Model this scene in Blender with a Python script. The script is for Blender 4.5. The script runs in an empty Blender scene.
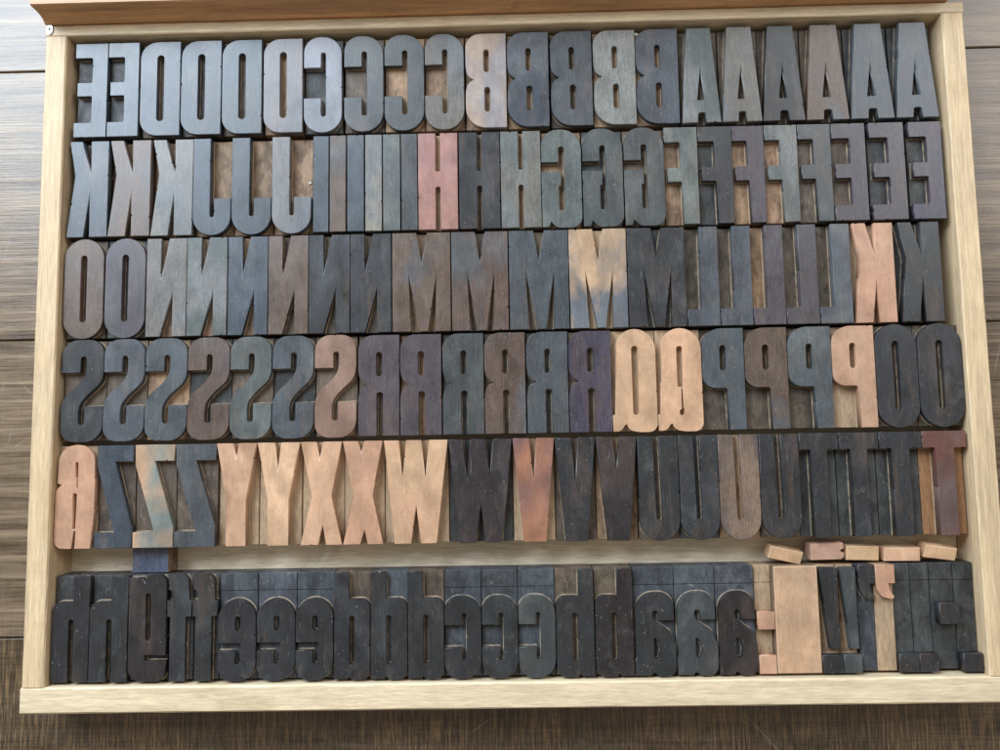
import bpy, math, random
from mathutils import Vector, Matrix
random.seed(7)
scene = bpy.context.scene
COL = scene.collection

# ------------------------------------------------------------------ camera
# metres; the tray floor is z = 0, the printing faces stand at z = 0.0233 (type high)
FACE = 0.0233
cam_data = bpy.data.cameras.new('camera')
cam = bpy.data.objects.new('camera', cam_data)
COL.objects.link(cam)
cam_data.sensor_width = 36.0
cam_data.lens = 36.0 * 0.76
cam_data.clip_start = 0.01
cam_data.clip_end = 50.0
rot = Matrix(((0.99969093, 0.01889437, 0.01615695),
              (-0.01736427, 0.99578127, -0.09010077),
              (-0.01779119, 0.08979237, 0.99580159)))
cam.matrix_world = Matrix.Translation((0, 0, 0.5226 + FACE)) @ rot.to_4x4()
scene.camera = cam

# ------------------------------------------------------------------ light
world = bpy.data.worlds.new('World')
scene.world = world
world.use_nodes = True
wb = world.node_tree.nodes['Background']
wb.inputs['Color'].default_value = (1.0, 0.90, 0.76, 1)
wb.inputs['Strength'].default_value = 0.30


def window_light(name, direction, dist, sx, sy, radiance, color):
    ld = bpy.data.lights.new(name, 'AREA')
    ld.shape = 'RECTANGLE'
    ld.size, ld.size_y = sx, sy
    ld.energy = radiance * math.pi * sx * sy
    ld.color = color
    o = bpy.data.objects.new(name, ld)
    COL.objects.link(o)
    d = Vector(direction).normalized()
    o.location = d * dist
    o.rotation_euler = d.to_track_quat('Z', 'Y').to_euler()
    return o


window_light('window_daylight', (-0.60, 0.72, 0.68), 2.4, 1.6, 1.5, 12.5, (0.74, 0.87, 1.0))
window_light('side_window_daylight', (0.66, 0.56, 0.74), 2.6, 1.3, 1.3, 3.8, (0.92, 0.96, 1.0))

scene.view_settings.view_transform = 'Standard'
scene.view_settings.look = 'None'
scene.view_settings.exposure = 0.2
scene.view_settings.gamma = 1.0
scene.render.engine = 'CYCLES'
scene.render.resolution_x, scene.render.resolution_y = 1024, 768


# ------------------------------------------------------------------ materials
class NT:
    def __init__(s, name):
        s.m = bpy.data.materials.new(name)
        s.m.use_nodes = True
        s.t = s.m.node_tree
        s.b = s.t.nodes['Principled BSDF']

    def n(s, typ, **kw):
        o = s.t.nodes.new(typ)
        for k, v in kw.items():
            setattr(o, k, v)
        return o

    def l(s, a, b):
        s.t.links.new(a, b)

    def val(s, sock, v):
        if hasattr(v, 'bl_idname') or hasattr(v, 'links'):
            s.l(v, sock)
        else:
            sock.default_value = v

    def attr(s, name):
        return s.n('ShaderNodeAttribute', attribute_type='OBJECT', attribute_name=name)

    def coords(s, scale, rnd=True, kind='Object'):
        tc = s.n('ShaderNodeTexCoord')
        mp = s.n('ShaderNodeMapping')
        mp.inputs['Scale'].default_value = scale
        src = tc.outputs[kind]
        if rnd:
            oi = s.n('ShaderNodeObjectInfo')
            mu = s.n('ShaderNodeMath', operation='MULTIPLY')
            s.l(oi.outputs['Random'], mu.inputs[0])
            mu.inputs[1].default_value = 37.0
            ad = s.n('ShaderNodeVectorMath', operation='ADD')
            s.l(src, ad.inputs[0])
            s.l(mu.outputs[0], ad.inputs[1])
            src = ad.outputs[0]
        s.l(src, mp.inputs['Vector'])
        return mp.outputs[0]

    def noise(s, scale, detail=4, rough=0.6, dist=0.0, rnd=True, seed=0.0):
        v = s.coords(scale, rnd)
        no = s.n('ShaderNodeTexNoise', noise_dimensions='4D')
        no.inputs['W'].default_value = seed
        no.inputs['Scale'].default_value = 1.0
        no.inputs['Detail'].default_value = detail
        no.inputs['Roughness'].default_value = rough
        no.inputs['Distortion'].default_value = dist
        s.l(v, no.inputs['Vector'])
        return no.outputs['Fac']

    def ramp(s, fac, lo, hi, a=0.0, b=1.0):
        r = s.n('ShaderNodeMapRange')
        s.val(r.inputs['Value'], fac)
        s.val(r.inputs['From Min'], lo)
        s.val(r.inputs['From Max'], hi)
        s.val(r.inputs['To Min'], a)
        s.val(r.inputs['To Max'], b)
        return r.outputs['Result']

    def math(s, op, a, b=0.0):
        m = s.n('ShaderNodeMath', operation=op)
        s.val(m.inputs[0], a)
        s.val(m.inputs[1], b)
        return m.outputs[0]

    def mix(s, fac, a, b, mode='MIX'):
        m = s.n('ShaderNodeMix', data_type='RGBA', blend_type=mode)
        s.val(m.inputs[0], fac)
        for sock, v in ((m.inputs[6], a), (m.inputs[7], b)):
            if isinstance(v, (tuple, list)):
                sock.default_value = (*v[:3], 1)
            else:
                s.l(v, sock)
        return m.outputs[2]

    def scale_col(s, col, fac):
        v = s.n('ShaderNodeVectorMath', operation='SCALE')
        s.val(v.inputs[0], col)
        s.val(v.inputs['Scale'], fac)
        return v.outputs[0]

    def bump(s, h, strength, dist):
        b = s.n('ShaderNodeBump')
        b.inputs['Strength'].default_value = strength
        b.inputs['Distance'].default_value = dist
        s.l(h, b.inputs['Height'])
        s.l(b.outputs[0], s.b.inputs['Normal'])

    def out(s, col, rough, spec=0.5):
        s.val(s.b.inputs['Base Color'], col)
        s.val(s.b.inputs['Roughness'], rough)
        s.b.inputs['Specular IOR Level'].default_value = spec
        return s.m


def mat_face():
    k = NT('inked_wood_face')
    tint = k.attr('tint').outputs['Vector']
    gr = k.attr('grain').outputs['Fac']
    patch = k.attr('patch').outputs['Vector']
    amt = k.attr('patch_amount').outputs['Fac']
    big = k.noise((22, 14, 20), 3, 0.5, 0.8)
    mask = k.ramp(big, k.math('SUBTRACT', 0.78, amt), k.math('SUBTRACT', 0.90, amt))
    col = k.mix(mask, tint, patch)
    blot = k.noise((60, 45, 60), 5, 0.65, 0.3, seed=2)
    col = k.scale_col(col, k.ramp(blot, 0.3, 0.7, 0.72, 1.3))
    grain = k.noise((900, 90, 500), 4, 0.7, 0.2, seed=4)
    col = k.scale_col(col, k.ramp(grain, 0.35, 0.65, k.math('SUBTRACT', 1.0, gr), k.math('ADD', 1.0, gr)))
    pore = k.noise((1500, 1100, 1500), 2, 0.6, seed=5)
    col = k.scale_col(col, k.ramp(pore, 0.35, 0.65, k.math('SUBTRACT', 1.0, gr), k.math('ADD', 1.0, gr)))
    # chalky rubbed areas and pale flecks of dust
    rub = k.noise((38, 30, 38), 6, 0.75, 1.0, seed=9)
    rubm = k.ramp(rub, 0.57, 0.75, 0.0, 0.22)
    col = k.mix(rubm, col, (0.28, 0.28, 0.27))
    br = k.noise((55, 16, 40), 6, 0.8, 0.8, seed=33)
    col = k.mix(k.ramp(br, 0.52, 0.68, 0.0, k.math('MULTIPLY', gr, 1.6)), col, k.mix(0.6, col, (0.28, 0.165, 0.10)))
    fl = k.noise((620, 560, 600), 2, 0.5, seed=12)
    col = k.mix(k.ramp(fl, 0.69, 0.75, 0.0, 0.3), col, (0.55, 0.55, 0.53))
    # fine scratches
    sc = k.noise((900, 35, 400), 2, 0.5, 3.0, seed=15)
    col = k.mix(k.ramp(sc, 0.67, 0.72, 0.0, 0.25), col, (0.45, 0.42, 0.38))
    rough = k.ramp(blot, 0.25, 0.75, 0.25, 0.42)
    k.bump(k.math('ADD', k.math('MULTIPLY', grain, 0.5), pore), 0.45, 0.00014)
    return k.out(col, rough, 0.65)


def mat_edge():
    k = NT('worn_wood_edge')
    tint = k.attr('tint').outputs['Vector']
    n = k.noise((260, 200, 260), 4, 0.7, seed=1)
    col = k.mix(k.ramp(n, 0.40, 0.62, 0.0, 0.62), k.scale_col(tint, 1.25), (0.46, 0.38, 0.29))
    return k.out(col, 0.5, 0.5)


def mat_side():
    k = NT('cut_wood_side')
    tint = k.attr('side').outputs['Vector']
    n = k.noise((120, 120, 500), 5, 0.7, 0.5, seed=3)
    col = k.mix(k.ramp(n, 0.38, 0.62, 0.0, 0.75), tint, (0.035, 0.033, 0.035))
    return k.out(col, 0.6, 0.3)


def mat_body():
    k = NT('routed_wood_ground')
    tint = k.attr('ground').outputs['Vector']
    n = k.noise((90, 60, 90), 5, 0.7, 0.6, seed=6)
    col = k.mix(k.ramp(n, 0.40, 0.60, 0.0, k.attr('cover').outputs['Fac']), tint, k.scale_col(tint, 0.28))
    n2 = k.noise((620, 120, 300), 5, 0.7, 0.4, seed=8)
    col = k.scale_col(col, k.ramp(n2, 0.3, 0.7, 0.65, 1.35))
    dust = k.noise((150, 110, 120), 6, 0.8, 1.5, seed=11)
    col = k.mix(k.ramp(dust, 0.60, 0.72, 0.0, 0.7), col, (0.36, 0.33, 0.27))
    k.bump(n2, 0.5, 0.0004)
    return k.out(col, k.ramp(n, 0.3, 0.7, 0.42, 0.68), 0.4)


def mat_rim():
    k = NT('dusty_router_fillet')
    g = k.attr('ground').outputs['Vector']
    n = k.noise((180, 130, 180), 4, 0.7, 0.5, seed=21)
    col = k.mix(k.ramp(n, 0.38, 0.58, 0.1, 0.85), g, (0.40, 0.30, 0.20))
    return k.out(col, 0.7, 0.3)


def mat_pale(name, base, grain_scale, dark=0.76, stain=(0.42, 0.27, 0.12), stain_amt=0.5, rough=0.5):
    k = NT(name)
    g = k.noise(grain_scale, 5, 0.6, 0.8, seed=3)
    g2 = k.noise(tuple(v * 3.2 for v in grain_scale), 3, 0.6, 0.3, seed=7)
    wv = k.ramp(g, 0.35, 0.65, dark, 1.12)
    col = k.scale_col(base_vec(k, base), k.math('MULTIPLY', wv, k.ramp(g2, 0.3, 0.7, 0.9, 1.08)))
    fb = k.noise(tuple(v * 9 for v in grain_scale), 3, 0.75, 0.1, seed=13)
    col = k.scale_col(col, k.ramp(fb, 0.32, 0.68, 0.78, 1.18))
    st = k.noise((11, 11, 16), 5, 0.7, 1.2, seed=5)
    col = k.mix(k.ramp(st, 0.56, 0.78, 0.0, stain_amt), col, stain)
    sp = k.noise((330, 330, 330), 3, 0.7, seed=9)
    col = k.mix(k.ramp(sp, 0.68, 0.76, 0.0, 0.4), col, (0.25, 0.16, 0.08))
    k.bump(k.math('ADD', g2, k.math('MULTIPLY', sp, 0.5)), 0.3, 0.0003)
    return k.out(col, rough, 0.4)


def base_vec(k, c):
    v = k.n('ShaderNodeCombineXYZ')
    for i in range(3):
        v.inputs[i].default_value = c[i]
    return v.outputs[0]


def mat_table():
    k = NT('weathered_dark_plank')
    g = k.noise((5, 130, 5), 6, 0.65, 0.6, seed=1)
    g2 = k.noise((22, 620, 18), 5, 0.7, 0.4, seed=2)
    saw_amt = k.attr('saw').outputs['Fac']
    light = k.mix(k.ramp(g, 0.34, 0.66), (0.085, 0.052, 0.030), (0.30, 0.215, 0.14))
    light = k.scale_col(light, k.ramp(g2, 0.32, 0.68, 0.5, 1.5))
    saw = k.noise((700, 34, 10), 5, 0.75, 0.2, seed=4)
    cross = k.noise((60, 700, 10), 4, 0.7, 0.3, seed=16)
    big = k.noise((12, 10, 9), 3, 0.5, seed=6)
    sawn = k.mix(k.math('MULTIPLY', k.ramp(saw, 0.46, 0.64), k.ramp(cross, 0.35, 0.62, 0.5, 1.0)),
                 (0.016, 0.009, 0.005), (0.27, 0.165, 0.08))
    sawn = k.scale_col(sawn, k.ramp(big, 0.32, 0.65, 0.45, 1.5))
    col = k.mix(saw_amt, light, sawn)
    blot = k.noise((14, 30, 14), 6, 0.75, 1.0, seed=8)
    col = k.mix(k.ramp(blot, 0.52, 0.75, 0.0, 0.35), col, (0.25, 0.205, 0.15))
    # long straight pale scratches, two directions
    for ang, sd in ((0.95, 21.0), (-0.75, 25.0), (0.25, 31.0)):
        tc = k.n('ShaderNodeTexCoord')
        mp = k.n('ShaderNodeMapping')
        mp.inputs['Rotation'].default_value = (0, 0, ang)
        m2 = k.n('ShaderNodeMapping')
        m2.inputs['Scale'].default_value = (520, 9, 5)
        k.l(tc.outputs['Object'], mp.inputs['Vector'])
        k.l(mp.outputs[0], m2.inputs['Vector'])
        no = k.n('ShaderNodeTexNoise', noise_dimensions='4D')
        no.inputs['W'].default_value = sd
        no.inputs['Scale'].default_value = 1.0
        no.inputs['Detail'].default_value = 1.5
        no.inputs['Distortion'].default_value = 0.4
        k.l(m2.outputs[0], no.inputs['Vector'])
        br = k.noise((11, 11, 5), 2, 0.5, seed=sd + 2)
        s = k.math('MULTIPLY', k.ramp(no.outputs['Fac'], 0.69, 0.73, 0.0, 0.4), k.ramp(br, 0.5, 0.56))
        col = k.mix(s, col, (0.42, 0.37, 0.30))
    rough = k.ramp(g2, 0.3, 0.7, 0.18, 0.34)
    h = k.math('ADD', k.math('MULTIPLY', k.math('ADD', g, g2), k.ramp(saw_amt, 0, 1, 1.0, 0.3)), k.math('MULTIPLY', saw, k.ramp(saw_amt, 0, 1, 0.25, 1.3)))
    k.bump(h, 0.4, 0.0005)
    return k.out(col, rough, 0.6)


M_FACE, M_EDGE, M_SIDE, M_BODY, M_RIM = mat_face(), mat_edge(), mat_side(), mat_body(), mat_rim()
M_RAIL_X = mat_pale('pale_tray_wood_across', (0.71, 0.565, 0.375), (9, 120, 120), 0.87)
M_RAIL_Y = mat_pale('pale_tray_wood_upright', (0.66, 0.485, 0.295), (110, 7, 110), 0.82)
M_FLOOR = mat_pale('tray_bottom_wood', (0.84, 0.71, 0.53), (6, 70, 40), 0.8, (0.10, 0.08, 0.05), 0.6)
M_CASE = mat_pale('orange_case_wood', (0.62, 0.345, 0.165), (6, 120, 120), 0.65, (0.20, 0.07, 0.02), 0.75, 0.4)
M_TABLE = mat_table()
k_ = NT('dull_steel')
k_.b.inputs['Metallic'].default_value = 0.9
M_STEEL = k_.out((0.5, 0.5, 0.48, 1.0), k_.ramp(k_.noise((300, 300, 300)), 0.3, 0.7, 0.3, 0.5))


# ------------------------------------------------------------------ helpers
def link(name, data, parent=None, loc=(0, 0, 0), rz=0.0):
    o = bpy.data.objects.new(name, data)
    COL.objects.link(o)
    o.location = loc
    o.rotation_euler = (0, 0, rz)
    if parent:
        o.parent = parent
    return o


def tag(o, label=None, cat=None, group=None, kind=None):
    if label:
        o['label'] = label
    if cat:
        o['category'] = cat
    if group:
        o['group'] = group
    if kind:
        o['kind'] = kind
    return o


def mesh_from(name, verts, faces, mats, mi=None, smooth=False):
    me = bpy.data.meshes.new(name)
    me.from_pydata([Vector(v) for v in verts], [], faces)
    for m in mats:
        me.materials.append(m)
    if mi:
        me.polygons.foreach_set('material_index', mi)
    if smooth:
        me.polygons.foreach_set('use_smooth', [True] * len(me.polygons))
    me.update()
    return me


def cbox(x0, x1, y0, y1, z0, z1, c=0.0004, V=None, F=None):
    """box with a chamfered top edge"""
    V = [] if V is None else V
    F = [] if F is None else F
    b = len(V)
    V += [(x0, y0, z0), (x1, y0, z0), (x1, y1, z0), (x0, y1, z0),
          (x0, y0, z1 - c), (x1, y0, z1 - c), (x1, y1, z1 - c), (x0, y1, z1 - c),
          (x0 + c, y0 + c, z1), (x1 - c, y0 + c, z1), (x1 - c, y1 - c, z1), (x0 + c, y1 - c, z1)]
    for f in [(3, 2, 1, 0), (0, 1, 5, 4), (1, 2, 6, 5), (2, 3, 7, 6), (3, 0, 4, 7),
              (4, 5, 9, 8), (5, 6, 10, 9), (6, 7, 11, 10), (7, 4, 8, 11), (8, 9, 10, 11)]:
        F.append(tuple(b + i for i in f))
    return V, F


def fillet(pts):
    """pts: (x, y[, r]) -> dense closed outline with rounded corners"""
    out = []
    n = len(pts)
    for i, p in enumerate(pts):
        x, y = p[0], p[1]
        r = p[2] if len(p) > 2 else 0
        if r <= 0:
            out.append((x, y))
            continue
        P = Vector((x, y))
        a = Vector(pts[i - 1][:2]) - P
        b = Vector(pts[(i + 1) % n][:2]) - P
        la, lb = a.length, b.length
        a.normalize()
        b.normalize()
        ang = a.angle(b)
        if ang > 3.1:
            out.append((x, y))
            continue
        t = min(r / math.tan(ang / 2), la * 0.499, lb * 0.499)
        rr = t * math.tan(ang / 2)
        bis = (a + b).normalized()
        c = P + bis * (rr / math.sin(ang / 2))
        s, e = P + a * t - c, P + b * t - c
        sweep = math.pi - ang
        k = max(3, int(sweep / 0.2))
        s0 = math.atan2(s.y, s.x)
        cr = s.x * e.y - s.y * e.x
        sg = 1 if cr > 0 else -1
        for j in range(k + 1):
            th = s0 + sg * sweep * j / k
            out.append((c.x + rr * math.cos(th), c.y + rr * math.sin(th)))
    return out


def spl(pts, n=6):
    """smooth open curve through pts"""
    out = []
    P = [pts[0]] + list(pts) + [pts[-1]]
    for i in range(1, len(P) - 2):
        for j in range(n):
            t = j / n
            o = []
            for d in (0, 1):
                a, b, c, e = P[i - 1][d], P[i][d], P[i + 1][d], P[i + 2][d]
                o.append(0.5 * (2 * b + (c - a) * t + (2 * a - 5 * b + 4 * c - e) * t * t + (3 * b - a - 3 * c + e) * t ** 3))
            out.append(tuple(o))
    out.append(tuple(pts[-1]))
    return out


def slot(x0, x1, y0, y1):
    r = (x1 - x0) * 0.49
    return fillet([(x0, y0, r), (x1, y0, r), (x1, y1, r), (x0, y1, r)])


def waist(W, d, y):
    up = [(d * W, y), (d * W * .55, y + 2.2), (d * W * .2, y + 6), (.01 * W, y + 11.5), (0, y + 17)]
    dn = [(x, 2 * y - v) for x, v in up]
    return spl(up[::-1], 4)[:-1] + spl(dn, 4)


# Outlines as they stand in the tray (mirror image of the printed letter).
# Units: body height = 100, W = width of the block; returns list of closed loops, first one outer.
def glyph(ch, W, var=0):
    w = lambda u: u * W
    h = W / 2
    if ch == 'I' or ch == '#':
        return [[(0, 0), (W, 0), (W, 100), (0, 100)]]
    if ch == 'E':
        return [fillet([(0, 0), (W, 0), (W, 100), (0, 100), (0, 84.5), (w(.53), 84.5, 2), (w(.53), 58, 1.5), (w(.08), 58),
                        (w(.08), 43.5), (w(.53), 43.5, 1.5), (w(.53), 15.5, 2), (0, 15.5)])]
    if ch == 'F':
        return [fillet([(w(.52), 0), (W, 0), (W, 100), (0, 100), (0, 84.5), (w(.47), 84.5, 2), (w(.47), 58, 1.5), (w(.08), 58),
                        (w(.08), 43.5), (w(.50), 43.5, 1.5)])]
    if ch == 'D':
        r = W * .42
        return [fillet([(0, 0, r), (W, 0), (W, 100), (0, 100, r)]), slot(w(.42), w(.59), 15.5, 85.5)]
    if ch == 'O':
        return [fillet([(0, -1, h), (W, -1, h), (W, 101, h), (0, 101, h)]), slot(w(.42), w(.57), 16, 84)]
    if ch == 'Q':
        o = fillet([(w(.06), 17), (0, 16, 0), (0, 0), (w(.10), 0)]) + spl([(w(.16), 0.6), (w(.22), 3), (w(.26), 6)]) + \
            fillet([(w(.33), 1, 8), (w(.60), -1, 8), (W, -1, h * .95), (W, 101, h * .95), (w(.06), 101, h * .95)])
        if var == 0:
            return [o, slot(w(.46), w(.60), 16, 84)]
        return [o, fillet([(w(.46), 43), (w(.52), 43), (w(.52), 19.5), (w(.49), 18, 1), (w(.49), 14, 2), (w(.58), 14, 2), (w(.58), 19, 1),
                           (w(.56), 20), (w(.57), 82, 2), (w(.44), 82, 2), (w(.44), 43)])[2:] and
                fillet([(w(.48), 20, 1), (w(.48), 15, 2), (w(.585), 15, 2), (w(.585), 21, 1), (w(.565), 22), (w(.565), 43),
                        (w(.585), 44), (w(.585), 83, 2.5), (w(.45), 83, 2.5), (w(.45), 43), (w(.53), 43), (w(.53), 21)])]
    if ch == 'C':
        a, b = w(.45), w(.58)
        return [fillet([(0, -1, h), (W, -1, h), (W, 101, h), (0, 101, h), (0, 68), (a, 68), (a, 84, w(.06)), (b, 84, w(.06)),
                        (b, 16, w(.06)), (a, 16, w(.06)), (a, 35.5), (0, 35.5)])]
    if ch == 'G':
        a, b = w(.43), w(.57)
        return [fillet([(0, 0), (w(.17), 0), (w(.22), 5.5), (w(.34), 0, 8), (w(.45), -1, 8), (W, -1, h), (W, 101, h), (0, 101, h), (0, 67), (a, 67),
                        (a, 83, w(.065)), (b, 83, w(.065)), (b, 17, w(.065)), (a, 17, w(.065)), (a, 42, 1), (w(.49), 42), (w(.49), 57), (0, 57)])]
    if ch == 'B':
        return [fillet([(0, 0, 23), (W, 0), (W, 100), (0, 100, 23), (0, 70)])[:-1] + waist(W, .21, 51) + [(0, 32)],
                slot(w(.45), w(.58), 59, 83), slot(w(.46), w(.60), 17, 43)]
    if ch == 'R':
        return [fillet([(0, 0), (w(.45), 0), (w(.45), 43, 2.4), (w(.60), 43, 2.4), (w(.60), 0), (W, 0), (W, 100), (0, 100, 22), (0, 70)])[:-1] +
                waist(W, .24, 50.5) + [(0, 30)],
                slot(w(.44), w(.58), 59, 83)]
    if ch == 'P':
        return [fillet([(w(.60), 0), (W, 0), (W, 100), (0, 100, 19), (0, 41, 19), (w(.585), 41, 3)]), slot(w(.42), w(.57), 58, 83)]
    if ch == 'A':
        return [fillet([(0, 0), (w(.40), 0), (w(.42), 10.5, 2.2), (w(.60), 10.5, 2.2), (w(.62), 0), (W, 0), (w(.80), 100), (w(.19), 100)]),
                [(w(.40), 23.5), (w(.60), 23.5), (w(.51), 60)]]
    if ch == 'K':
        return [[(0, 0), (w(.42), 0), (w(.55), 44), (w(.56), 0), (W, 0), (W, 100), (w(.56), 100), (w(.57), 64), (w(.34), 100),
                 (w(.03), 100), (w(.18), 64)]]
    if ch == 'J':
        return [fillet([(0, -1, h), (W, -1, h), (W, 37), (w(.56), 37), (w(.56), 18, 2), (w(.45), 18, 2), (w(.45), 100), (0, 100)])]
    if ch == 'L':
        return [fillet([(0, 0), (W, 0), (W, 100), (w(.44), 100), (w(.44), 16.5, 1.5), (0, 16.5)])]
    if ch == 'H':
        return [fillet([(0, 0), (w(.44), 0), (w(.44), 44, 2), (w(.56), 44, 2), (w(.56), 0), (W, 0), (W, 100), (w(.56), 100),
                        (w(.56), 60, 1), (w(.44), 60, 1), (w(.44), 100), (0, 100)])]
    if ch == 'N':
        return [[(0, 0), (w(.36), 0), (w(.655), 45), (w(.65), 0), (W, 0), (W, 100), (w(.56), 100), (w(.355), 58), (w(.355), 100), (0, 100)]]
    if ch == 'M':
        return [[(0, 0), (w(.325), 0), (w(.275), 58), (w(.46), 0), (w(.61), 0), (w(.755), 58), (w(.735), 0), (W, 0), (W, 100),
                 (w(.60), 100), (w(.50), 68), (w(.415), 100), (0, 100)]]
    if ch == 'S':
        up = spl([(w(.585), 77), (w(.58), 70), (w(.53), 63), (w(.38), 55), (w(.12), 45), (w(.03), 38), (0, 30)], 5)
        dn = [(W - x, 100 - y) for x, y in up]
        return [fillet([(0, 68), (w(.45), 68), (w(.45), 84, w(.06)), (w(.58), 84, w(.06)), (w(.585), 78)])[:-1] + up +
                fillet([(0, 27), (0, -1, h), (W, -1, h), (W, 33)])[1:-1] +
                fillet([(W, 0), (W, 34.5), (w(.56), 34.5), (w(.56), 16, w(.06)), (w(.42), 16, w(.06)), (w(.415), 22)])[1:-1] + dn +
                fillet([(W, 72), (W, 101, h), (0, 101, h), (0, 70)])[1:-1]]
    if ch == 'T':
        return [fillet([(w(.29), 0), (w(.71), 0), (w(.71), 84, 1.5), (W, 84), (W, 100), (0, 100), (0, 84), (w(.29), 84, 1.5)])]
    if ch == 'U':
        return [fillet([(0, -1, h), (W, -1, h), (W, 100), (w(.54), 100), (w(.57), 18, 2.5), (w(.42), 18, 2.5), (w(.38), 100), (0, 100)])]
    if ch == 'V':
        a = (60, 52, 66)[var % 3]
        return [[(w(.23), 0), (w(.77), 0), (W, 100), (w(.575), 100), (w(.49), a), (w(.40), 100), (0, 100)]]
    if ch == 'W':
        return [[(w(.16), 0), (w(.42), 0), (w(.50), 37), (w(.57), 0), (w(.82), 0), (W, 100), (w(.71), 100), (w(.645), 62), (w(.58), 100),
                 (w(.35), 100), (w(.285), 60), (w(.23), 100), (0, 100)]]
    if ch == 'X':
        return [[(0, 0), (w(.43), 0), (w(.53), 20 - 6 * var), (w(.61), 0), (W, 0), (w(.74), 47), (w(.98), 100), (w(.54), 100), (w(.45), 82 + 6 * var),
                 (w(.37), 100), (0, 100), (w(.27), 47)]]
    if ch == 'Y':
        return [[(w(.25), 0), (w(.75), 0), (w(.75), 44), (W, 100), (w(.56), 100), (w(.48), 84 - 14 * var), (w(.40), 100), (0, 100), (w(.25), 44)]]
    if ch == 'Z':
        return [[(0, 0), (W, 0), (W, 20), (w(.52), 84), (W, 84), (W, 100), (w(.02), 100), (w(.03), 80), (w(.53), 15), (0, 15)]]
    if ch == '&':
        return [fillet([(w(.10), 0, 14), (w(.45), 0), (w(.49), 14), (w(.50), 17), (w(.54), 17), (w(.52), 0), (w(.92), 0), (W, 35),
                        (W, 60), (w(.96), 101, 17), (w(.07), 101, 17), (w(.05), 63, 9), (w(.16), 62.5), (0, 56, 10), (0, 0, 14)][1:]),
                fillet([(w(.45), 19), (w(.53), 19), (w(.55), 53, 1), (w(.45), 54, 1)]),
                fillet([(w(.51), 59), (w(.56), 59), (w(.56), 84, 1), (w(.49), 84, 1), (w(.49), 70), (w(.53), 69)])]
    if ch == 'h':
        return [fillet([(0, 0), (w(.45), 0), (w(.45), 59, 2.5), (w(.58), 59, 2.5), (w(.58), 0), (W, 0), (W, 100), (w(.56), 100), (w(.56), 76),
                        (w(.50), 76, 8), (0, 76, 13)])]
    if ch == 'g':
        return [fillet([(0, 0, 13), (W, 0, 15), (W, 20.5), (w(.45), 20.5, 1), (w(.43), 25, 1), (w(.36), 20, 2), (w(.40), 16, 1), (w(.47), 17.5), (w(.88), 17.5),
                        (w(.88), 25, 2), (W, 26), (W, 101, 13), (w(.50), 101, 9), (w(.42), 93), (w(.36), 98), (0, 98)]),
                slot(w(.45), w(.58), 38, 83)] if False else \
            [fillet([(0, 0, 13), (W, 0, 15), (W, 19), (w(.44), 19, 1.5), (w(.44), 25, 1.5), (W, 24), (W, 101, 13), (w(.50), 101, 9), (w(.42), 93),
                     (w(.36), 98), (0, 98)]), slot(w(.45), w(.58), 38, 83)]
    if ch == 'f':
        return [fillet([(w(.12), 0), (w(.77), 0), (w(.77), 60.5), (W, 60.5), (W, 76), (w(.88), 76), (w(.88), 101, 8), (w(.04), 101, 3), (w(.04), 86),
                        (w(.22), 85, 3), (w(.22), 76), (0, 76), (0, 60.5), (w(.12), 60.5)])]
    if ch == 'e':
        return [fillet([(0, -1, h), (W, -1, h), (W, 76.5, h), (0, 76.5, h), (0, 35), (w(.60), 35), (w(.60), 27.5), (w(.58), 27, 1), (w(.58), 15, 2),
                        (w(.45), 15, 2), (w(.45), 27.5), (0, 27.5)]), slot(w(.45), w(.59), 46, 60)]
    if ch == 'c':
        return [fillet([(0, -1, h), (W, -1, h), (W, 76, h), (0, 76, h), (0, 49), (w(.47), 49), (w(.47), 60, 2), (w(.60), 60, 2), (w(.60), 16, 2),
                        (w(.47), 16, 2), (w(.47), 28), (0, 28)])]
    if ch == 'd':
        return [fillet([(0, 0), (w(.38), 0), (w(.42), 2.5), (w(.50), -1, 6), (W, -1, w(.42)), (W, 75, w(.45)), (w(.52), 75, 6), (w(.42), 74, 2), (w(.42), 100), (0, 100)]),
                slot(w(.43), w(.57), 13.5, 59)]
    if ch == 'b':
        return [fillet([(W, 0), (W, 100), (w(.60), 100), (w(.60), 74, 2), (w(.50), 75, 6), (0, 75, w(.45)), (0, -1, w(.45)), (w(.55), -1, 6), (w(.62), 2.5), (w(.66), 0)]),
                slot(w(.43), w(.57), 13.5, 59)]
    if ch == 'a':
        o = [(0, 0), (w(.38), 0, 2), (w(.46), 3.5), (w(.55), -1, 6), (w(.99), -1, w(.4)), (w(1.0), 28, 14), (w(.86), 41, 8), (w(.50), 50, 3),
             (w(.44), 55, 2), (w(.44), 60, 2.4), (w(.58), 60, 2.4), (w(.60), 51), (w(.96), 51), (w(.95), 77, w(.46)), (w(.03), 77, w(.46)),
             (w(.03), 17), (0, 16)]
        return [fillet(o), fillet([(w(.46), 15, 2), (w(.58), 15, 3), (w(.62), 24, 4), (w(.56), 32, 3), (w(.46), 36, 1)])]
    if ch == ':':
        return [[(0, 0), (W, 0), (W, 17), (0, 17)], [(0, 41), (W, 41), (W, 57.5), (0, 57.5)]]
    if ch == '!':
        return [fillet([(w(.42), 22, 1), (w(.88), 22, 1), (w(.90), 98, 1.5), (w(.03), 98, 1.5)]), [(0, 0), (W, 0), (W, 16.5), (0, 16.5)]]
    if ch == "'":
        return [fillet([(0, 83), (w(.06), 76, 4), (w(.28), 70, 4), (w(.80), 67.5), (w(.94), 70), (w(.72), 76, 4), (w(.66), 82.5), (W, 82.5), (W, 100), (0, 100)])]
    if ch == '.':
        return [[(0, 0), (W, 0), (W, 16.5), (0, 16.5)]]
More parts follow.
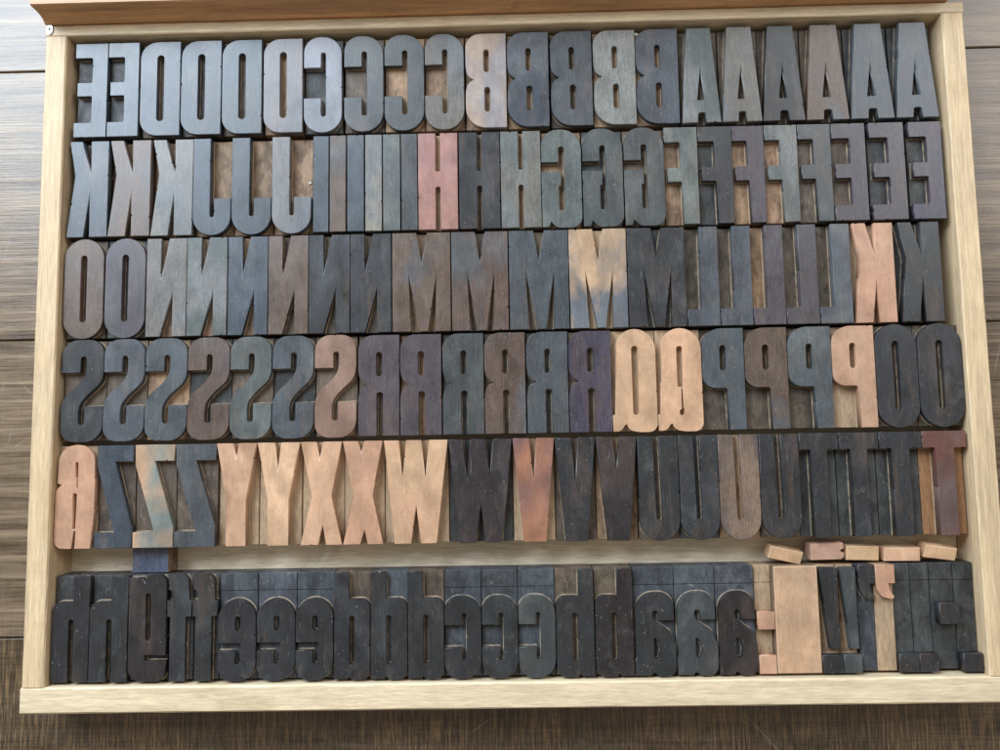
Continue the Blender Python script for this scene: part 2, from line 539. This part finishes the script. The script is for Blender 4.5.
    if ch == '-':
        return [[(w(.15), 44), (W * 1.0, 44), (W * 1.0, 63.5), (w(.15), 63.5)]]
    raise ValueError(ch)


# ------------------------------------------------------------------ the letter blocks
# one line per row: y of the row's foot, then  character,left,right,finish+ground   (millimetres)
ROWS = [
 (224.3, "E,-312.0,-288.5,Sk E,-287.8,-265.4,Sk D,-264.3,-235.4,Sn D,-234.7,-205.7,Sk D,-205.0,-176.3,Sn D,-174.9,-146.8,qw C,-145.8,-118.4,lk C,-116.8,-88.5,gn C,-87.8,-59.3,gw C,-58.6,-30.6,yw B,-29.5,-0.3,uw B,0.4,30.0,Sw B,31.5,61.1,sn B,62.1,91.9,vw B,92.4,122.4,sw A,124.0,151.7,en A,152.5,180.5,yn A,181.2,210.9,dn A,211.7,241.8,bn A,242.9,273.5,sk A,274.6,304.4,sk"),
 (151.0, "K,-314.6,-285.6,Sn K,-285.2,-255.2,bw K,-254.7,-225.0,yw J,-224.5,-197.4,Sw J,-196.8,-168.8,Sw J,-168.1,-140.3,qw I,-138.8,-127.8,Sn I,-126.9,-115.5,bn I,-114.5,-102.6,Sn I,-101.7,-89.9,xn I,-89.0,-76.9,en I,-76.0,-64.6,gn H,-64.0,-36.0,rw H,-35.1,-6.1,dn H,-5.4,22.8,yw G,23.3,51.5,ew G,52.3,80.7,gk G,81.6,109.9,gn F,110.5,133.5,ew F,134.2,157.8,dk F,158.3,180.4,pw F,181.1,203.8,ew F,204.3,227.1,gn E,228.1,251.5,pn E,254.6,278.6,pk E,282.4,304.8,ik"),
 (78.8, "O,-314.9,-286.8,bn O,-285.7,-257.2,pk N,-256.4,-228.0,yw N,-227.5,-199.2,ew N,-198.5,-170.5,Sw N,-169.9,-141.9,bn N,-141.5,-112.7,dn N,-112.2,-83.5,dn M,-82.8,-42.0,bw M,-41.2,-1.7,bn M,-0.9,40.5,sn M,41.3,81.2,zw M,81.8,121.8,dk L,122.5,144.7,sn L,145.3,167.4,sn L,168.1,190.0,pw L,190.7,213.2,pn L,214.0,236.4,sn K,237.8,266.3,tw K,269.4,298.6,dk"),
 (6.8, "S,-314.3,-284.9,dn S,-284.5,-255.9,sn S,-255.4,-226.2,sw S,-225.7,-196.4,bk S,-196.0,-167.2,en S,-166.5,-137.7,sk S,-137.0,-108.1,on R,-106.9,-78.3,pn R,-77.7,-49.1,pw R,-48.2,-19.8,gk R,-19.3,9.0,bn R,9.9,38.4,gk R,38.9,68.1,in Q,68.5,99.1,Tw Q,99.6,130.4,Tw P,130.9,159.5,sn P,160.0,189.1,bn P,189.7,219.1,sn P,219.6,248.6,tw O,249.1,277.6,dn O,278.0,308.2,dn"),
 (-66.5, "&,-316.2,-288.6,tw Z,-288.0,-262.3,Sn Z,-261.6,-233.8,cn Z,-233.3,-205.0,sn Y,-204.6,-177.0,tw Y,-176.3,-147.2,Tw X,-146.4,-117.7,Tw X,-117.2,-89.6,tw W,-89.1,-45.3,Tw W,-44.8,-1.3,fk V,-0.7,27.6,Rw V,28.1,55.6,dn V,56.1,83.9,fw U,84.6,111.8,dn U,112.3,138.6,dk U,139.1,166.4,hw U,167.0,193.6,dn T,194.2,220.4,dk T,221.0,247.4,dk T,248.0,276.5,dk T,277.2,306.9,mw"),
 (-155.1, "h,-315.2,-289.9,dk h,-289.3,-263.5,dk g,-262.8,-237.1,fk f,-236.6,-220.1,dk f,-219.4,-202.4,dk e,-201.7,-176.1,dj e,-175.6,-149.5,dj e,-149.1,-123.8,dj d,-123.3,-99.0,dn d,-98.5,-73.8,dj d,-73.3,-49.1,dn c,-48.7,-24.0,dj c,-23.5,0.6,dj c,1.0,25.7,gj b,26.3,51.8,dn b,52.4,77.7,fn a,78.3,106.1,dj a,106.6,133.7,gj a,134.1,160.1,fj :,160.7,172.1,tw #,172.6,201.7,Tw !,202.3,216.1,dw !,216.6,228.3,gw ',228.9,239.8,dj ',240.2,252.8,tw .,253.3,265.8,dk .,266.3,278.5,dk -,279.0,294.5,dk .,294.9,307.8,dk"),
]
BH = 70.0   # body height, mm
FIN = {  # finish: (tint, patch, patch amount, wording, bare sides)
    'S': ((.048, .060, .076), (.07, .078, .085), .26, 'clear slate blue', 0),
    's': ((.060, .067, .076), (.10, .104, .106), .24, 'slate blue', 0), 'd': ((.026, .027, .030), (.042, .045, .048), .24, 'blackened', 0),
    'g': ((.058, .064, .067), (.09, .094, .09), .26, 'dark grey', 0), 'b': ((.100, .066, .050), (.085, .085, .088), .26, 'brownish grey', 0),
    'p': ((.064, .052, .060), (.075, .075, .08), .26, 'purplish grey', 0), 'i': ((.046, .038, .058), (.075, .062, .072), .25, 'dark violet', 0),
    'q': ((.16, .148, .145), (.12, .125, .135), .28, 'pale pinkish grey', 0), 'l': ((.17, .175, .20), (.22, .22, .245), .35, 'pale silvery blue', 0),
    'y': ((.135, .122, .108), (.115, .122, .124), .30, 'mottled light grey', 0), 'e': ((.082, .092, .088), (.145, .148, .14), .27, 'greenish grey', 0),
    'u': ((.25, .225, .215), (.34, .24, .185), .34, 'pale pinkish-tan', 0), 'v': ((.165, .162, .155), (.055, .06, .07), .27, 'black-topped grey', 0),
    'x': ((.145, .152, .15), (.26, .23, .18), .34, 'tan-streaked grey', 0),
    'o': ((.20, .115, .085), (.25, .15, .11), .30, 'reddish brown', 1), 'r': ((.34, .175, .145), (.25, .13, .13), .34, 'pinkish red', 1),
    't': ((.44, .245, .150), (.47, .275, .175), .30, 'clean pinkish tan', 1), 'T': ((.54, .335, .205), (.48, .285, .17), .30, 'clean light tan', 1),
    'z': ((.50, .325, .20), (.12, .132, .145), .33, 'grey-stained tan', 1), 'c': ((.50, .32, .20), (.17, .19, .165), .25, 'teal-stained tan', 1),
    'f': ((.024, .020, .022), (.052, .038, .034), .26, 'brownish black', 0), 'h': ((.080, .060, .056), (.20, .135, .095), .31, 'tan-patched dark brown', 0),
    'R': ((.34, .155, .085), (.17, .085, .085), .36, 'reddish tan and maroon', 1),
    'm': ((.12, .050, .038), (.10, .060, .055), .28, 'maroon', 1)}
GND = {'n': (.125, .092, .066), 'w': (.31, .19, .11), 'k': (.062, .062, .060), 'j': (.074, .082, .092)}
ROWNAME = ['top', 'second', 'third', 'fourth', 'fifth', 'bottom']
CHNAME = {'&': 'ampersand', ':': 'colon', '!': 'exclamation mark', "'": 'apostrophe', '.': 'full stop', '-': 'hyphen'}
ORD = ['leftmost', 'second', 'third', 'fourth', 'fifth', 'sixth']


def ordinal(i, n):
    if n == 1:
        return 'the only'
    if n == 2:
        return 'the left of the two' if i == 0 else 'the right of the two'
    words = ['two', 'three', 'four', 'five', 'six', 'seven']
    if i == 0:
        return 'leftmost of the %s' % words[n - 2]
    if i == n - 1:
        return 'rightmost of the %s' % words[n - 2]
    return '%s from left of %s' % (ORD[i], words[n - 2])


def outline_curve(loops, k, half, bev, grow=None):
    cu = bpy.data.curves.new('outline', 'CURVE')
    cu.dimensions = '2D'
    cu.fill_mode = 'BOTH'
    cu.resolution_u = 1
    for lp in loops:
        q = []
        for p in lp:
            if not q or (abs(p[0] - q[-1][0]) + abs(p[1] - q[-1][1])) > 0.12:
                q.append(p)
        if abs(q[0][0] - q[-1][0]) + abs(q[0][1] - q[-1][1]) < 0.12:
            q.pop()
        sp = cu.splines.new('POLY')
        sp.points.add(len(q) - 1)
        for i, p in enumerate(q):
            sp.points[i].co = (p[0] * k, p[1] * k, 0, 1)
        sp.use_cyclic_u = True
    cu.extrude = half - bev
    cu.bevel_depth = bev
    cu.bevel_resolution = 0
    cu.offset = -bev if grow is None else grow
    return cu


def worn(loop):
    """small knocks along the edge of a hand-cut outline"""
    ar = sum(loop[i - 1][0] * loop[i][1] - loop[i][0] * loop[i - 1][1] for i in range(len(loop)))
    sg = 1 if ar > 0 else -1
    out = []
    for i, a in enumerate(loop):
        b = loop[(i + 1) % len(loop)]
        out.append(a)
        dx, dy = b[0] - a[0], b[1] - a[1]
        L = math.hypot(dx, dy)
        if L > 9 and random.random() < min(.8, L / 90):
            s = random.uniform(.15, .8)
            wd = random.uniform(.5, 1.6)
            dp = random.uniform(.35, 1.1)
            nx, ny = -dy / L * sg, dx / L * sg
            for u, v in ((-wd, 0), (-wd * .3, dp), (wd * .4, dp * .6), (wd, 0)):
                out.append((a[0] + dx * s + dx / L * u + nx * v, a[1] + dy * s + dy / L * u + ny * v))
    return out


jobs = []
for ri, (y0, spec) in enumerate(ROWS):
    items = [t.split(',') for t in spec.split(' ')]
    count = {}
    for t in items:
        count[t[0]] = count.get(t[0], 0) + 1
    seen = {}
    for t in items:
        ch, x0, x1, code = t[0], float(t[1]) / 1000, float(t[2]) / 1000, t[3]
        i = seen.get(ch, 0)
        seen[ch] = i + 1
        W = (x1 - x0) * 1000 / 0.7
        depth = 0.0046 if ri < 5 else 0.0042
        if ch in '.:-!' or ch in 'TJLPVYAKWX':
            depth = 0.0064
        bev = 0.00022
        cu = outline_curve([worn(lp) if q == 0 else lp for q, lp in enumerate(glyph(ch, W, i))], 0.0007, (depth + 0.0004) / 2, bev) if ch != '#' else None
        tmp = None
        if cu:
            tmp = bpy.data.objects.new('tmp', cu)
            COL.objects.link(tmp)
        rim = None
        if cu:
            # the little fillet the router leaves round the foot of a letter, kept inside the block
            L2 = [[(min(max(p[0], 1.0), W - 1.0), min(max(p[1], 1.0), 99.0)) for p in lp] for lp in glyph(ch, W, i)]
            rim = bpy.data.objects.new('tmp', outline_curve(L2, 0.0007, .0008, .0003, 0.00035))
            COL.objects.link(rim)
        jobs.append((ri, y0 / 1000, ch, i, count[ch], x0, x1, code, depth, rim, tmp))
bpy.context.view_layer.update()
deps = bpy.context.evaluated_depsgraph_get()
meshes, rims = [], []
for j in jobs:
    rims.append(bpy.data.meshes.new_from_object(j[-2].evaluated_get(deps)) if j[-2] else None)
for j in jobs:
    meshes.append(bpy.data.meshes.new_from_object(j[-1].evaluated_get(deps)) if j[-1] else None)
for j in jobs:
    if j[-1]:
        for o in (j[-1], j[-2]):
            cu = o.data
            bpy.data.objects.remove(o)
            bpy.data.curves.remove(cu)


def jit(c, a):
    f = 1 + random.uniform(-a, a)
    return tuple(max(0.0, v * f * (1 + random.uniform(-.025, .025))) for v in c)


for j, me, rm in zip(jobs, meshes, rims):
    ri, y0, ch, i, n, x0, x1, code, depth, _, _ = j
    tint, patch, amt, word, bare = FIN[code[0]]
    ground = GND[code[1]]
    w = x1 - x0
    k = 0.0007
    lower = ri == 5
    kind = 'blank_block' if ch == '#' else ('punctuation_block' if ch in CHNAME else 'letter_block')
    dz = random.uniform(-0.00025, 0.00025)
    root = link(kind, None, None, (x0, y0, 0), math.radians(random.uniform(-0.12, 0.12)))
    root.empty_display_size = 0.01
    if ch == '#':
        lab = 'blank tan wooden block without any letter between the colon and exclamation marks'
    elif ch in CHNAME:
        lab = '%s wooden %s block, %s in the bottom row' % (word, CHNAME[ch], ordinal(i, n))
        if n > 1:
            lab = '%s wooden %s block, %s in the bottom row' % (word, CHNAME[ch], ordinal(i, n))
    else:
        lab = '%s letter %s block, %s in the %s row' % (word, ch, ordinal(i, n), ROWNAME[ri])
    tag(root, lab, 'type block', 'wooden type blocks lined up in the tray')
    tint = jit(tint, .12)
    if lower and not bare:
        tint = tuple(.8 * v for v in tint)
    side = tuple(.6 * v for v in tint) if bare else ((.22, .15, .10) if code[1] == 'w' else (.04, .037, .034))

    def props(o):
        o['tint'] = list(tint)
        o['patch'] = list(jit(patch, .08))
        o['patch_amount'] = amt
        o['side'] = list(side)
        o['grain'] = 0.09 if bare or code[0] in 'lu' else (0.14 if ri == 5 else 0.22)
        o['cover'] = 0.2 if bare else 0.8
        g = jit(ground, .2)
        if bare and code[1] == 'w':
            g = (.42, .29, .18) if code[0] != 'm' else (.30, .15, .07)
        o['ground'] = list(g)
    top = FACE + dz
    if ch == '#':
        V, F = cbox(0, w, 0.0001, 0.0699, 0, top, .0005)
        mi = [2] * 5 + [1] * 4 + [0]
        b = link('block_body', mesh_from('block_body', V, F, [M_FACE, M_EDGE, M_SIDE], mi), root)
        props(b)
        continue
    gt = top - depth
    V, F = [], []
    if lower and ch in "eca:':.-":
        # the ground of short letters is routed in steps
        cut = .0585
        cbox(0, w, cut + .00008, 0.0699, 0, gt + .00035, .0003, V, F)
        cbox(0, w, 0.0001, cut - .00008, 0, gt, .0003, V, F)
    else:
        cbox(0, w, 0.0001, 0.0699, 0, gt, .0003, V, F)
    nb = len(F)
    b0 = len(V)
    if ch in '.:-':
        rm.clear_geometry()
    V += [(v.co.x, v.co.y, v.co.z + gt - .0003) for v in rm.vertices]
    F += [tuple(b0 + q for q in p.vertices) for p in rm.polygons]
    bpy.data.meshes.remove(rm)
    b = link('block_body', mesh_from('block_body', V, F, [M_BODY, M_RIM], [0] * nb + [1] * (len(F) - nb)), root)
    props(b)
    for p in me.polygons:
        nz = p.normal.z
        p.material_index = 0 if nz > .97 else (1 if nz > .2 else 2)
    me.materials.clear()
    for m in (M_FACE, M_EDGE, M_SIDE):
        me.materials.append(m)
    zc = gt - .0004 + (depth + .0004) / 2
    nm = 'raised_mark' if ch in CHNAME else 'raised_letter'
    fo = link(nm, me, root, (0, 0, zc))
    me.name = nm
    props(fo)
    fi = [p for p in me.polygons]

# ------------------------------------------------------------------ loose pieces in the gap
def loose(x, y, z, lx, ly, lz, rz, ry, tint, name, label, cat, rx=0.0):
    V, F = cbox(-lx / 2, lx / 2, -ly / 2, ly / 2, -lz / 2, lz / 2, .0003)
    mi = [2] * 5 + [1] * 4 + [0]
    o = link(name, mesh_from(name, V, F, [M_FACE, M_EDGE, M_FACE], mi))
    o.location = (x, y, z)
    o.rotation_euler = (math.radians(rx), math.radians(ry), math.radians(rz))
    tag(o, label, cat)
    o['tint'] = list(tint)
    o['patch'] = list(tuple(v * .9 for v in tint))
    o['patch_amount'] = .2
    o['side'] = list(tint)
    o['grain'] = 0.08
    o['ground'] = list(tint)
    return o


TAN, PINK = (.60, .38, .22), (.52, .31, .22)
G5 = 'small tan spacer pieces lying in the gap'
for a in [(.1835, -.0780, .0125, .0225, .0085, .0090, -13, 4, TAN, 'leftmost, tilted small tan spacer block lying in the gap above the colon'),
          (.2115, -.0763, .0120, .0225, .0110, .0100, 1, 0, PINK, 'second small pinkish spacer block with a notched end, lying in the gap'),
          (.2355, -.0780, .0120, .0220, .0095, .0095, -2, 2, TAN, 'third small tan spacer block lying in the gap above the grey exclamation mark'),
          (.2620, -.0790, .0120, .0235, .0090, .0110, 0, -3, (.58, .35, .22), 'fourth small orange tan spacer block lying in the gap above the full stops'),
          (.2875, -.0778, .0125, .0215, .0085, .0100, -8, 3, TAN, 'rightmost small tan spacer block, tilted against the right end of the gap')]:
    o = loose(*a[:9], 'spacer_block', a[9], 'spacer block', rx=12 if a[6] < -5 else 4)
    o['group'] = G5
    if 'notched' in a[9]:
        X, Y, Z = .01125, .0055, .0050
        lo = [(-X, -Y), (X - .002, -Y), (X, -Y + .0015), (X, -.0012), (X - .0022, -.0004), (X - .0022, .0008), (X, .0018), (X - .0004, Y), (-X, Y)]
        m = len(lo)
        V = [(p[0], p[1], -Z) for p in lo] + [(p[0], p[1], Z) for p in lo]
        F = [tuple(range(m))[::-1], tuple(range(m, 2 * m))] + [(q, (q + 1) % m, (q + 1) % m + m, q + m) for q in range(m)]
        o.data = mesh_from('spacer_block', V, F, [M_FACE])
# what the blocks above stand against: the dark filler piece in the gap
V, F = cbox(-.0125, .0125, -.0088, .0088, 0, .0150, .0003)
fp = link('filler_block', mesh_from('filler_block', V, F, [M_FACE, M_EDGE, M_SIDE], [2] * 5 + [1] * 4 + [0]), None, (-.2528, -.0757, 0.0002))
tag(fp, 'dark blue filler block with a tan end wedged in the gap under the Z blocks', 'filler block')
for kx, v in dict(tint=(.055, .07, .11), patch=(.08, .10, .14), side=(.42, .27, .18), ground=(.4, .3, .2)).items():
    fp[kx] = list(v)
fp['patch_amount'] = .3
fp['grain'] = .25

# two pale crumbs caught between the blocks
k2 = NT('pale_chip')
M_CHIP = k2.out((0.72, 0.70, 0.66, 1), 0.7)
for x, y, z, s, lab in [(.0938, .2925, FACE - .0046, .0022, 'white paper crumb caught at the top left corner of the rightmost B block'),
                        (-.1425, .1885, FACE - .0064, .0016, 'pale splinter lying beside the stem of the rightmost J block')]:
    V = [(-1, -.6, 0), (.8, -.9, 0), (1.1, .5, 0), (-.3, 1.2, 0), (-.7, -.3, .7), (.4, -.5, .9), (.6, .4, .6), (-.2, .7, .8)]
    F = [(3, 2, 1, 0), (4, 5, 6, 7), (0, 1, 5, 4), (1, 2, 6, 5), (2, 3, 7, 6), (3, 0, 4, 7)]
    c = link('crumb' if s > .002 else 'splinter', mesh_from('crumb', [tuple(q * s * .8 for q in v) for v in V], F, [M_CHIP]), None, (x, y, z))
    tag(c, lab, 'crumb' if s > .002 else 'splinter')

# ------------------------------------------------------------------ the tray
tray = link('type_tray', None, None, (0, 0, 0))
tag(tray, 'pale wooden tray with low rails holding six rows of wooden letter blocks', 'tray')
RT = FACE + .004
XL, XR, YB, YT = -.3168, .3088, -.1570, .2984
OL, OR, OB, OT = -.3320, .3240, -.1742, .3065
ZB = -.009


def wobble_bar(name, x0, x1, y0, y1, z0, z1, mat, along, parent, c=.0009):
    """a rail: chamfered bar cut along its length, with slightly uneven hand-worn edges"""
    n = 40
    V, F = [], []
    for i in range(n + 1):
        t = i / n
        j = [random.uniform(-.00022, .00022) for _ in range(4)]
        if i in (0, n):
            j = [0] * 4
        if along == 'x':
            x = x0 + (x1 - x0) * t
            V += [(x, y0, z0), (x, y1, z0), (x, y1, z1 - c + j[0]), (x, y1 - c + j[1], z1), (x, y0 + c + j[2], z1), (x, y0, z1 - c + j[3])]
        else:
            y = y0 + (y1 - y0) * t
            V += [(x1, y, z0), (x0, y, z0), (x0, y, z1 - c + j[0]), (x0 + c + j[1], y, z1), (x1 - c + j[2], y, z1), (x1, y, z1 - c + j[3])]
    for i in range(n):
        for s in range(6):
            a, b = i * 6 + s, i * 6 + (s + 1) % 6
            F.append((a, a + 6, b + 6, b))
    F.append(tuple(range(6)))
    F.append(tuple(n * 6 + 5 - s for s in range(6)))
    return link(name, mesh_from(name, V, F, [mat]), parent)


wobble_bar('rail', OL, XL, YB + .0002, YT - .0002, ZB, RT, M_RAIL_Y, 'y', tray)
wobble_bar('rail', XR, OR, YB + .0002, YT - .0002, ZB, RT, M_RAIL_Y, 'y', tray)
wobble_bar('rail', OL - .0005, OR + .0005, OB, YB, ZB, RT, M_RAIL_X, 'x', tray, .0012)
wobble_bar('rail', OL, OR, YT, OT, ZB, RT, M_RAIL_X, 'x', tray, .0007)
V, F = cbox(XL + .0002, XR - .0002, YB + .0002, YT - .0002, ZB + .001, -.0001, .0001)
link('bottom_board', mesh_from('bottom_board', V, F, [M_FLOOR]), tray)
# pierced steel corner plate at the far left corner
import bmesh


def plate():
    me = bpy.data.meshes.new('corner_plate')
    bm = bmesh.new()
    rings = []
    for z in (0, .0008):
        o = [bm.verts.new((.0022 * math.cos(a), .0038 * math.sin(a), z)) for a in [math.tau * i / 24 for i in range(24)]]
        q = [bm.verts.new((.0010 * math.cos(a), .0013 * math.sin(a), z)) for a in [math.tau * i / 24 for i in range(24)]]
        rings.append((o, q))
    for i in range(24):
        n = (i + 1) % 24
        (a, b), (c, d) = rings
        bm.faces.new((c[i], c[n], d[n], d[i]))
        bm.faces.new((a[i], b[i], b[n], a[n]))
        bm.faces.new((a[i], a[n], c[n], c[i]))
        bm.faces.new((b[i], d[i], d[n], b[n]))
    bm.to_mesh(me)
    bm.free()
    me.materials.append(M_STEEL)
    return me


link('corner_plate', plate(), tray, (OL + .0030, OT - .0030, RT + .0001))

# ------------------------------------------------------------------ the second case behind
case = link('wooden_case', None, None, (0, .31, 0))
tag(case, 'orange brown wooden case rail standing higher, behind the far edge of the tray', 'case')
prof = [(.0, ZB), (.0, RT + .0022), (.0012, RT + .0032), (.0026, RT + .0052), (.0036, RT + .0085), (.0040, RT + .0130), (.0040, RT + .0183), (.0046, RT + .0192), (.0200, RT + .0192), (.0200, ZB)]
V, F = [], []
CX0, CX1 = -.3320, .3130
yb = OT + .0004 - .31
for xx in (CX0, CX1):
    V += [(xx, yb + p[0], p[1]) for p in prof]
m = len(prof)
for s in range(m):
    t = (s + 1) % m
    F.append((s, t, t + m, s + m)[::-1])
F.append(tuple(range(m)))
F.append(tuple(range(2 * m - 1, m - 1, -1)))
link('front_rail', mesh_from('front_rail', V, F, [M_CASE]), case)
for s in (0, 1):
    x = CX0 if s == 0 else CX1 - .016
    wobble_bar('side_rail', x, x + .016, yb + .0202, yb + .30, ZB, RT + .0190, M_CASE, 'y', case)
wobble_bar('back_rail', CX0, CX1, yb + .3002, yb + .318, ZB, RT + .0190, M_CASE, 'x', case)
V, F = cbox(CX0 + .0165, CX1 - .0165, yb + .0204, yb + .2998, ZB + .001, 0, .0002)
link('bottom_board', mesh_from('case_bottom', V, F, [M_FLOOR]), case)

# ------------------------------------------------------------------ the table top
table = link('wooden_table', None, None, (0, 0, ZB - .03))
tag(table, 'weathered dark brown plank table top with pale scratches under the tray', 'table')
ZT = ZB - .0003
lx = 1.3
seams = [-.75, -.54, -.335, -.133, .083, .2915, .50, .71, .92]
tilt = math.radians(.2)
for a, b in zip(seams[:-1], seams[1:]):
    g = .0005
    V, F = cbox(-lx, lx, a + g, b - g, -.030, 0, .0007)
    p = link('plank', mesh_from('plank', V, F, [M_TABLE]), table, (0, 0, ZT - ZB + .03 + random.uniform(-.0001, .0001)))
    p['saw'] = 0.8 if b < 0 else (0.12 if b < .1 else 0.06)
